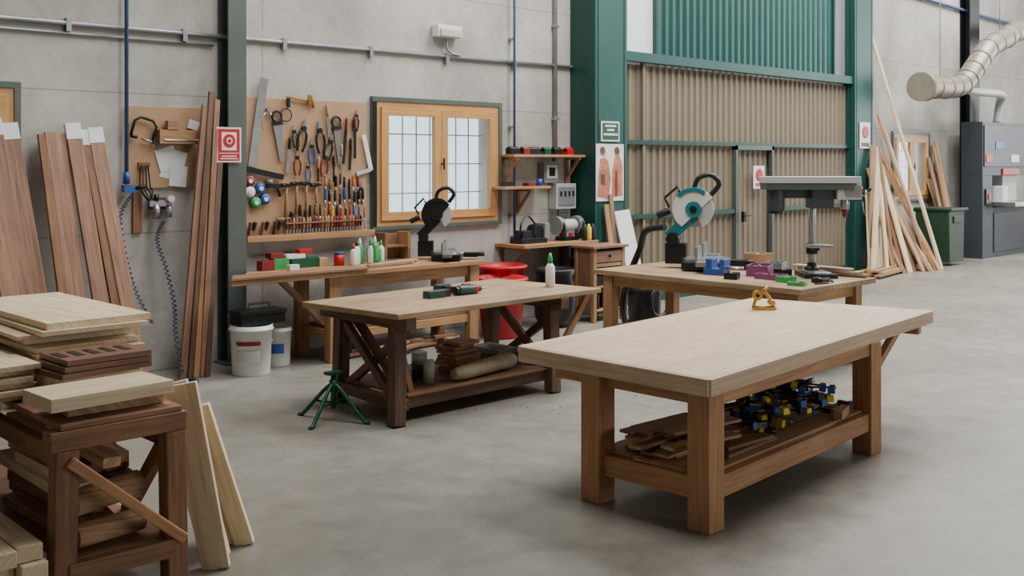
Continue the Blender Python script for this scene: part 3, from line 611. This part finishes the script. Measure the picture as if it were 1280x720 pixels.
b.beam((4.55,5.78,.13),(4.42,5.8,.64),.04,.05,LEG,(0,1,0)); b.beam((6.0,5.7,.35),(6.3,5.7,.735),.04,.05,LEG,(0,1,0))
b.beam((4.5,5.85,.2),(4.5,6.4,.66),.06,.05,DARKW)
b.quad([(4.45,5.7),(6.05,5.7),(6.05,6.5),(4.45,6.5)],.17,.19,OLDW,4); b.done()
b=B('sack_roll'); b.tube(smooth([(4.95,5.8,.245),(5.15,5.82,.25),(5.4,5.86,.255),(5.66,5.9,.255)],6),[.035,.04,.048,.052]+[.055]*5+[.06]*6+[.065,.06,.05,.035],BAG,n=18); b.done()
b=B('wood_block_stack',bevel=.003)
for i in range(7): b.box((5.3+random.uniform(-.03,.03),6.15+random.uniform(-.03,.03),.207+.032*i),(.34-.02*i,.2,.028),random.choice([SCRAP,REDW,MIDW]),(0,0,random.uniform(-.4,.2)))
b.done()
b=B('planer_parts'); b.box((4.85,6.15,.23),(.25,.2,.08),DARKM); b.cyl((4.8,5.9,.19),(4.8,5.9,.36),.04,LGREY); b.cyl((4.95,6.2,.27),(4.95,6.2,.36),.06,LGREY); b.cyl((4.66,6.0,.19),(4.66,6.0,.3),.05,GREY); b.done()
b=B('folded_tarp'); b.box((5.72,6.2,.23),(.25,.4,.08),STEELG); b.box((5.72,6.2,.29),(.22,.34,.04),GREY); b.done()
b=B('cordless_drill',(5.28,6.08,.812),.0,.004,1.1)
b.cyl((-.04,0,0),(.1,0,.0),.035,TEAL); b.cyl((.1,0,0),(.13,0,0),.034,RED); b.cyl((.13,0,0),(.17,0,0),.03,BLK,.02); b.cyl((.17,0,0),(.24,0,0),.006,STEEL); b.cyl((-.07,0,0),(-.04,0,0),.03,BLK)
b.beam((.0,0,0),(-.02,.16,-.005),.05,.045,BLK); b.box((-.02,.2,-.005),(.11,.07,.06),TEAL); b.box((-.24,.02,-.01),(.14,.08,.05),TEAL); b.box((-.14,.03,-.01),(.06,.07,.05),BLK); b.box((.06,.03,.03),(.06,.04,.02),RED); b.done()
b=B('glue_bottle'); bottle(b,6.15,5.98,.775,.26,.04,WHITE,LIME); b.lathe((6.15,5.98,.775+.18),[(.022,0),(.02,.05),(.008,.1)],LIME,12); b.done()
b=B('tripod_stand',(4.12,6.12,0)); 
b.cyl((0,0,.08),(0,0,.32),.018,TRIG); b.cyl((0,0,.2),(0,0,.28),.028,TRIG); b.box((0,0,.33),(.12,.06,.02),TRIG)
for a in(20,110,205,290):
    c_,s_=math.cos(math.radians(a)),math.sin(math.radians(a))
    b.tube(smooth([(0,0,.26),(c_*.08,s_*.08,.2),(c_*.26,s_*.26,.02),(c_*.3,s_*.3,.013)],5),.014,TRIG); b.tube([(0,0,.12),(c_*.15,s_*.15,.12)],.008,TRIG)
b.cyl((.03,0,.24),(.09,.02,.24),.008,DARKM); b.done()
# ------------------------------------------------------------- front table
b=B('workshop_table',bevel=.006)
q=[(4.085,2.925),(7.07,3.21),(6.74,4.42),(4.065,4.17)]
b.quad(q,.69,.775,PALE,4,.003)
o=[(4.06,2.90),(7.09,3.19),(6.76,4.44),(4.04,4.19)]
for i,j in((0,1),(1,2),(2,3),(3,0)):
    p0,p1,r0,r1=V(o[i]+(0,)),V(o[j]+(0,)),V(q[i]+(0,)),V(q[j]+(0,)); b.beam((p0+r0)/2+V((0,0,.731)),(p1+r1)/2+V((0,0,.731)),.024,.086,PALE)
for x,y in((4.21,3.03),(4.17,3.7),(6.06,3.15),(6.02,3.85)): b.bb(x-.065,x+.065,y-.065,y+.065,0,.69,LEG)
b.beam((4.27,3.0,.65),(6.0,3.12,.65),.04,.08,LEG); b.beam((4.23,3.73,.65),(6.0,3.88,.65),.04,.08,LEG); b.beam((4.2,3.1,.65),(4.17,4.0,.65),.04,.08,LEG); b.beam((6.06,3.2,.65),(6.02,3.8,.65),.04,.08,LEG)
b.beam((4.25,3.01,.2),(6.02,3.13,.2),.05,.11,LEG); b.beam((4.2,3.72,.2),(6.0,3.86,.2),.05,.11,LEG); b.beam((4.2,3.06,.2),(4.17,3.68,.2),.05,.11,LEG); b.beam((6.06,3.2,.2),(6.02,3.8,.2),.05,.11,LEG)
b.quad([(4.22,3.03),(6.03,3.15),(6.0,3.86),(4.19,3.71)],.255,.272,LEG,4)
b.beam((6.12,3.15,.48),(6.55,3.2,.69),.045,.05,LEG); b.beam((6.9,3.2,.66),(6.72,4.3,.66),.07,.06,LEG); b.done()
b=B('brass_clamp_tool',(6.27,4.02,.775),-.7)
b.cyl((-.07,0,.015),(.07,0,.015),.012,BRASS); b.box((0,0,.01),(.16,.05,.018),BRASS); b.tube(smooth([(-.08,0,.01),(-.05,0,.09),(.0,0,.12),(.04,0,.08),(.07,0,.02)]),.011,BRASS); b.cyl((-.05,-.012,.1),(-.05,.012,.1),.035,BRASS,n=24); b.cyl((.05,-.03,.05),(.05,.03,.05),.02,BRASS); b.tube([(-.02,0,.12),(.03,0,.16)],.011,BRASS); b.cyl((-.05,-.02,.1),(-.05,.02,.1),.012,DARKM); b.done()
b=B('wood_strip_pile',bevel=.002)
for i in range(22):
    z=.282+.018*(i//3); x=random.uniform(4.14,4.4); y=random.uniform(3.2,3.6); a=random.uniform(-.3,.2)
    L=random.uniform(.3,.5); b.beam((x,y,z),(x+L*math.cos(a),y+L*math.sin(a)*.6,z+.005),random.uniform(.06,.11),.016,random.choice([SCRAP,OLDW,REDW,REDW]))
b.beam((4.5,3.14,.285),(5.0,3.17,.285),.09,.02,REDW); b.beam((4.6,3.3,.285),(4.98,3.4,.285),.09,.02,REDW); b.beam((4.55,3.17,.307),(4.95,3.15,.307),.08,.02,OLDW)
b.done()
b=B('quick_clamp_pile')
for i in range(38):
    x=random.gauss(5.42,.19); x=min(max(x,5.12),5.76); y=random.uniform(3.2,3.56); z=.30+.006*i*(1-abs(x-5.4)); a=random.uniform(0,3.1)
    b.T=Matrix.Translation((x,y,z))@Matrix.Rotation(a,4,'Z')@Matrix.Rotation(random.uniform(-.15,.15),4,'Y')
    b.box((0,0,0),(.3,.018,.008),GREY if i%3 else DARKM); b.box((-.13,.03,0),(.03,.08,.03),BLK); b.box((.03,.02,0),(.06,.08,.03),BLK); b.box((.03,.08,0),(.035,.07,.028),[YEL,BLUE,YEL,BLK][i%4]); b.box((-.13,.07,0),(.04,.025,.04),BLUE if i%3==0 else YEL if i%3==1 else BLK); b.cyl((.06,-.03,0),(.16,-.06,0),.016,BLUE if i%2==0 else BLK,n=8)
b.T=Matrix.Identity(4); b.box((5.75,3.15,.3),(.2,.05,.05),SCRAP,(0,0,.3)); b.done()
b=B('metal_can'); b.cyl((5.56,3.72,.272),(5.56,3.72,.44),.045,REDD); b.cyl((5.56,3.72,.41),(5.56,3.72,.45),.048,DARKM); b.done()
b=B('plastic_jar'); b.cyl((5.84,3.72,.272),(5.84,3.72,.52),.05,LGREY); b.cyl((5.84,3.72,.49),(5.84,3.72,.53),.053,SIGNG); b.done()
# ------------------------------------------------------------- machine bench (right middle)
b=B('machine_workbench',bevel=.006)
b.quad([(7.65,4.56),(7.65,6.85),(8.95,6.85),(8.95,4.56)],.7,.75,T2TOP,5)
for x,y in((7.74,4.66),(8.72,4.66),(7.74,6.7),(8.72,6.7)): b.bb(x-.055,x+.055,y-.055,y+.055,0,.7,MIDW)
for x in(7.74,8.72): b.bb(x-.025,x+.025,4.7,6.66,.6,.7,MIDW)
for y in(4.66,6.7): b.bb(7.78,8.68,y-.025,y+.025,.6,.7,MIDW)
b.bb(7.72,7.76,4.7,6.66,.12,.2,MIDW); b.bb(8.7,8.74,4.7,6.66,.12,.2,MIDW); b.quad([(7.74,4.7),(7.74,6.66),(8.72,6.66),(8.72,4.7)],.2,.22,OLDW,4); b.done()
b=mitre_saw('mitre_saw',(8.5,6.12,.75),.5,CYAN,WHITE,1.45,.72); b.done()
b=B('vacuum_hose'); b.tube(smooth([(8.34,6.5,1.15),(8.35,6.75,1.1),(8.5,6.95,.9),(8.47,7.05,.65),(8.4,7.1,.35),(8.55,7.2,.1),(8.75,7.3,.06)],14),.035,BLK,n=12); b.done()
b=B('shop_vacuum'); b.lathe((9.0,7.3,0.06),[(.16,0),(.18,.02),(.18,.28),(.19,.3),(.17,.38),(.1,.42)],BLK,24); b.tube(arc((9.0,7.08,.28),.16,0,760,50),.022,BLK); 
for a in(0,90,180,270): b.cyl((9.0+.15*math.cos(math.radians(a+45)),7.3+.15*math.sin(math.radians(a+45)),0),(9.0+.15*math.cos(math.radians(a+45)),7.3+.15*math.sin(math.radians(a+45)),.07),.03,GREY)
b.done()
b=B('drill_press',(8.62,4.98,.75),math.radians(-43.7),.004)
b.box((0,0,.02),(.3,.36,.04),DARKM); b.box((0,-.02,.045),(.2,.28,.015),STEEL); b.lathe((0,.12,.04),[(.07,0),(.07,.03),(.045,.05),(.045,.08)],DARKM)
b.cyl((0,.12,.05),(0,.12,.85),.034,STEEL); b.cyl((0,.12,.2),(0,.12,.3),.055,DARKM); b.box((0,.02,.27),(.05,.14,.05),DARKM); b.box((0,-.08,.29),(.22,.2,.025),STEEL)
b.poly([(-.48,-.08,.8),(.3,-.12,.8),(.38,-.08,.8),(.38,.16,.8),(.3,.2,.8),(-.44,.16,.8),(-.5,.05,.8)],STEELG,(0,0,1),.06)
b.poly([(-.48,-.09,.86),(.3,-.13,.86),(.39,-.09,.86),(.39,.17,.86),(.3,.21,.86),(-.44,.17,.86),(-.51,.05,.86)],LGREY,(0,0,1),.06)
b.box((.28,.02,.8),(.22,.24,.18),LGREY); b.box((.31,-.105,.79),(.14,.01,.1),GREY); b.box((.39,.0,.8),(.03,.08,.1),YEL); b.cyl((.4,0,.8),(.43,0,.8),.025,RED)
b.box((.05,.05,.72),(.2,.22,.18),MGREY); b.cyl((-.36,.03,.6),(-.36,.03,.82),.085,MGREY); b.cyl((-.36,.03,.58),(-.36,.03,.6),.07,BLK); b.box((-.15,.05,.76),(.3,.1,.08),MGREY)
b.cyl((.26,-.02,.72),(.26,-.02,.62),.04,STEEL); b.cyl((.26,-.02,.62),(.26,-.02,.55),.03,REDD,.02); b.cyl((.26,-.02,.55),(.26,-.02,.45),.006,STEEL)
b.cyl((.36,.02,.72),(.44,.02,.72),.03,DARKM)
for a in(30,150,270):
    e=V((.45,.02+math.cos(math.radians(a))*.14,.72+math.sin(math.radians(a))*.14)); b.cyl((.43,.02,.72),e,.007,STEEL,n=8); b.cyl(e,e+(e-V((.43,.02,.72))).normalized()*.04,.015,RED if a==30 else BLK,n=10)
b.done()
b=B('bench_vise',(8.12,5.72,.75),.2,.005,1.0); b.box((0,0,.03),(.16,.2,.06),BLUE); b.box((0,.05,.1),(.15,.06,.1),BLUE); b.box((0,-.08,.1),(.15,.05,.1),BLUE); b.cyl((0,-.1,.07),(0,-.22,.07),.014,STEEL); b.cyl((-.08,-.22,.07),(.08,-.22,.07),.007,STEEL); b.done()
def small(nm,x,y,z,w,d,h,c,extra=None):
    b=B(nm,(x,y,z),random.uniform(-.4,.4),.004); t=.006
    b.box((0,0,t/2),(w,d,t),c)
    for sx in(-1,1): b.box((sx*(w/2-t/2),0,h/2),(t,d,h),c); b.box((0,sx*(d/2-t/2),h/2),(w-2*t,t,h),c)
    for k in range(5): b.box((random.uniform(-.3,.3)*w,random.uniform(-.3,.3)*d,h*.6),(w*.35,.02,h*.7),random.choice([BLK,STEEL,extra or c]),(0,random.uniform(-.3,.3),random.uniform(0,3)))
    b.done()
for a in(('parts_tray',8.35,5.4,.75,.28,.2,.1,PURP),('parts_tray',8.15,5.15,.75,.16,.26,.05,PURP),('cardboard_carton',8.82,5.72,.75,.22,.18,.16,CARD),('parts_tray',8.05,4.94,.75,.13,.13,.05,LIME),('parts_tray',8.25,4.72,.75,.18,.1,.04,DARKM),('parts_tray',7.9,5.4,.75,.12,.12,.06,BLK),('tool_case',8.7,5.45,.75,.2,.16,.1,GREY),('parts_tray',7.9,4.74,.75,.12,.14,.03,LIME),('parts_tray',8.5,5.25,.75,.14,.1,.06,BLK)): small(*a)
b=B('power_cord'); b.tube(smooth([(8.05,4.66,.757),(8.2,4.62,.757),(8.4,4.7,.76),(8.3,4.63,.757)]),.007,BLK); b.done()
b=B('wood_offcuts',bevel=.003)
for i in range(5): b.beam((8.87+.02*(i%2),4.6+.04*i,.77+.022*(i//2)),(8.88,5.15+.05*i,.77+.022*(i//2)),.09,.02,random.choice([SCRAP,MIDW,PALE]))
b.done()
b=B('wood_under_bench',bevel=.003)
for i in range(10): b.beam((7.85+.07*i,4.85,.24+.02*(i%3)),(7.85+.07*i+random.uniform(-.04,.04),6.3,.25+.02*(i%3)),.09,.03,random.choice([SCRAP,OLDW,DARKW]))
b.done()
# ------------------------------------------------------------- far right
b=B('leaning_lumber_pile',bevel=.003)
for i in range(46):
    t=random.random(); xb=15.5+t*1.75+random.uniform(-.1,.1); yb=8.1-t*.4+random.uniform(-.15,.15); zt=random.uniform(1.0,2.1)
    xt=xb-random.uniform(.1,.7)
    if xt<15.9: xt=15.9+random.uniform(0,.4)
    b.beam((xb,yb,0),(max(xt,16.45) if random.random()<.7 else xt,8.34 if xt<16.45 else 8.5,zt),random.uniform(.07,.14),.03,random.choice([SCRAP,PALE2,MIDW,REDW,SCRAP,OLDW]))
b.beam((17.3,7.65,0),(16.5,8.5,3.95),.08,.04,PALE2); b.beam((17.1,7.75,0),(16.75,8.5,2.6),.06,.04,SCRAP); b.beam((17.2,7.8,0),(16.95,8.5,2.4),.07,.04,PALE2)
for i in range(8): b.beam((15.1+.3*random.random(),7.7+.05*i,.04+.03*(i%3)),(16.5,7.9+.05*i,.05+.03*(i%3)),.1,.03,random.choice([SCRAP,MIDW]))
b.done()
b=B('leaning_lumber_pile',bevel=.003)
for i in range(12):
    xb=18.85+random.uniform(0,.45); b.beam((xb,8.15,0),(xb-random.uniform(0,.3),8.52,random.uniform(1.3,2.2)),.1,.03,random.choice([SCRAP,REDW,MIDW]))
b.done()
b=B('wheelie_bin',(18.2,8.08,0),0,.01); 
b.poly([(-.28,-.3,.06),(.28,-.3,.06),(.32,-.3,.95),(-.32,-.3,.95)],BING,(0,1,0),.6); b.box((0,-.02,.98),(.7,.68,.05),BING); b.cyl((-.33,.25,.1),(.33,.25,.1),.1,BLK); b.box((0,-.31,.8),(.3,.02,.12),BING); b.cyl((-.3,.34,.95),(.3,.34,.95),.02,BING); b.done()
b=B('industrial_bandsaw',(19.72,7.95,0),0,.015)
b.bb(0,2.4,0,.4,0,.95,MGREY); b.bb(0,.45,0,.4,.95,1.55,MGREY); b.bb(0,2.4,0,.4,1.55,2.56,MGREY)
b.bb(.05,2.3,-.02,0,1.72,2.5,MDOOR); b.bb(.55,.95,-.03,-.02,2.05,2.2,BLUE); b.bb(.1,.4,-.03,0,1.8,1.95,RED); b.bb(.9,1.7,-.03,0,1.56,1.68,RED); b.bb(.1,.36,-.03,0,1.0,1.3,BLK); b.bb(.18,.3,-.045,-.03,1.1,1.2,RED); b.bb(.5,2.3,-.4,.35,.97,1.05,STEEL); b.bb(1.2,1.9,.1,.3,1.05,1.55,LGREY); b.bb(.7,.95,-.1,.1,1.05,1.35,WHITE); b.bb(.5,2.2,-.02,0,.1,.85,MDOOR); b.bb(1.3,1.7,-.03,-.02,1.8,1.95,WHITE)
b.bb(.5,.54,.05,.07,1.05,1.55,STEEL); b.done()
b=B('extraction_duct')
path=smooth([(17.2,7.9,3.08),(18.0,7.9,3.1),(18.7,7.9,3.2),(19.1,7.85,3.5),(19.6,7.8,3.9),(20.4,7.8,4.15),(21.5,7.8,4.4),(26.9,7.8,4.9)],8)
b.tube(path,.19,DUCT,n=20)
for k in range(0,len(path),4):
    d=(path[min(k+1,len(path)-1)]-path[max(k-1,0)]).normalized(); b.cyl(path[k]-d*.02,path[k]+d*.02,.2,DUCT,n=20)
b.cyl((17.05,7.9,3.07),(17.22,7.9,3.08),.25,DUCT,n=20)
b.tube(smooth([(18.7,7.95,3.15),(19.4,7.95,3.1),(20.6,7.95,3.1),(20.9,8.1,2.95),(20.9,8.15,2.57)],6),.075,LGREY,n=12)
for x in(17.8,20.4): b.cyl((x,7.9,3.25 if x<19 else 4.3),(x,7.9,H),.008,GALV,n=6)
b.cyl((18.4,8.0,3.3),(18.4,8.6,3.3),.03,GALV); b.done()
b=B('sawdust_debris')
for i in range(120):
    x=random.uniform(4.6,8.5); y=random.uniform(5.0,7.9); b.box((x,y,.003),(random.uniform(.01,.04),random.uniform(.005,.015),.005),random.choice([PALE2,SCRAP,MIDW]),(0,0,random.uniform(0,3)))
b.done()
# ------------------------------------------------------------- lights
def area(name,loc,rot,sx,sy,p,col=(1,1,1)):
    l=bpy.data.lights.new(name,'AREA'); l.shape='RECTANGLE'; l.size=sx; l.size_y=sy; l.energy=p; l.color=col
    o=bpy.data.objects.new(name,l); o.location=loc; o.rotation_euler=rot; bpy.context.scene.collection.objects.link(o)
for i,(x,e) in enumerate(((4.5,330),(9,590),(14,760),(20,720))): area('skylight_lamp',(x,5.2,H-.05),(0,0,0),1.8,4.6,e,(1,.99,.97))
area('gate_daylight',(9,-8.8,3),(math.radians(90),0,0),5,4,320,(1,.99,.97))
area('end_daylight',(26.8,3,3.4),(math.radians(90),0,math.radians(90)),6,5,650,(.98,.98,1))
w=bpy.data.worlds.new('world'); bpy.context.scene.world=w; w.use_nodes=True
bg=w.node_tree.nodes['Background']; bg.inputs[0].default_value=(.86,.95,1,1); bg.inputs[1].default_value=2.2
# ------------------------------------------------------------- camera
c=bpy.data.cameras.new('camera'); c.sensor_width=36; c.lens=36*1300/1280; c.shift_y=-(360-203)/1280; c.clip_end=200
o=bpy.data.objects.new('camera',c); o.location=(0,0,1.8); o.rotation_euler=(math.radians(90),0,math.radians(-43.7)); bpy.context.scene.collection.objects.link(o)
bpy.context.scene.camera=o
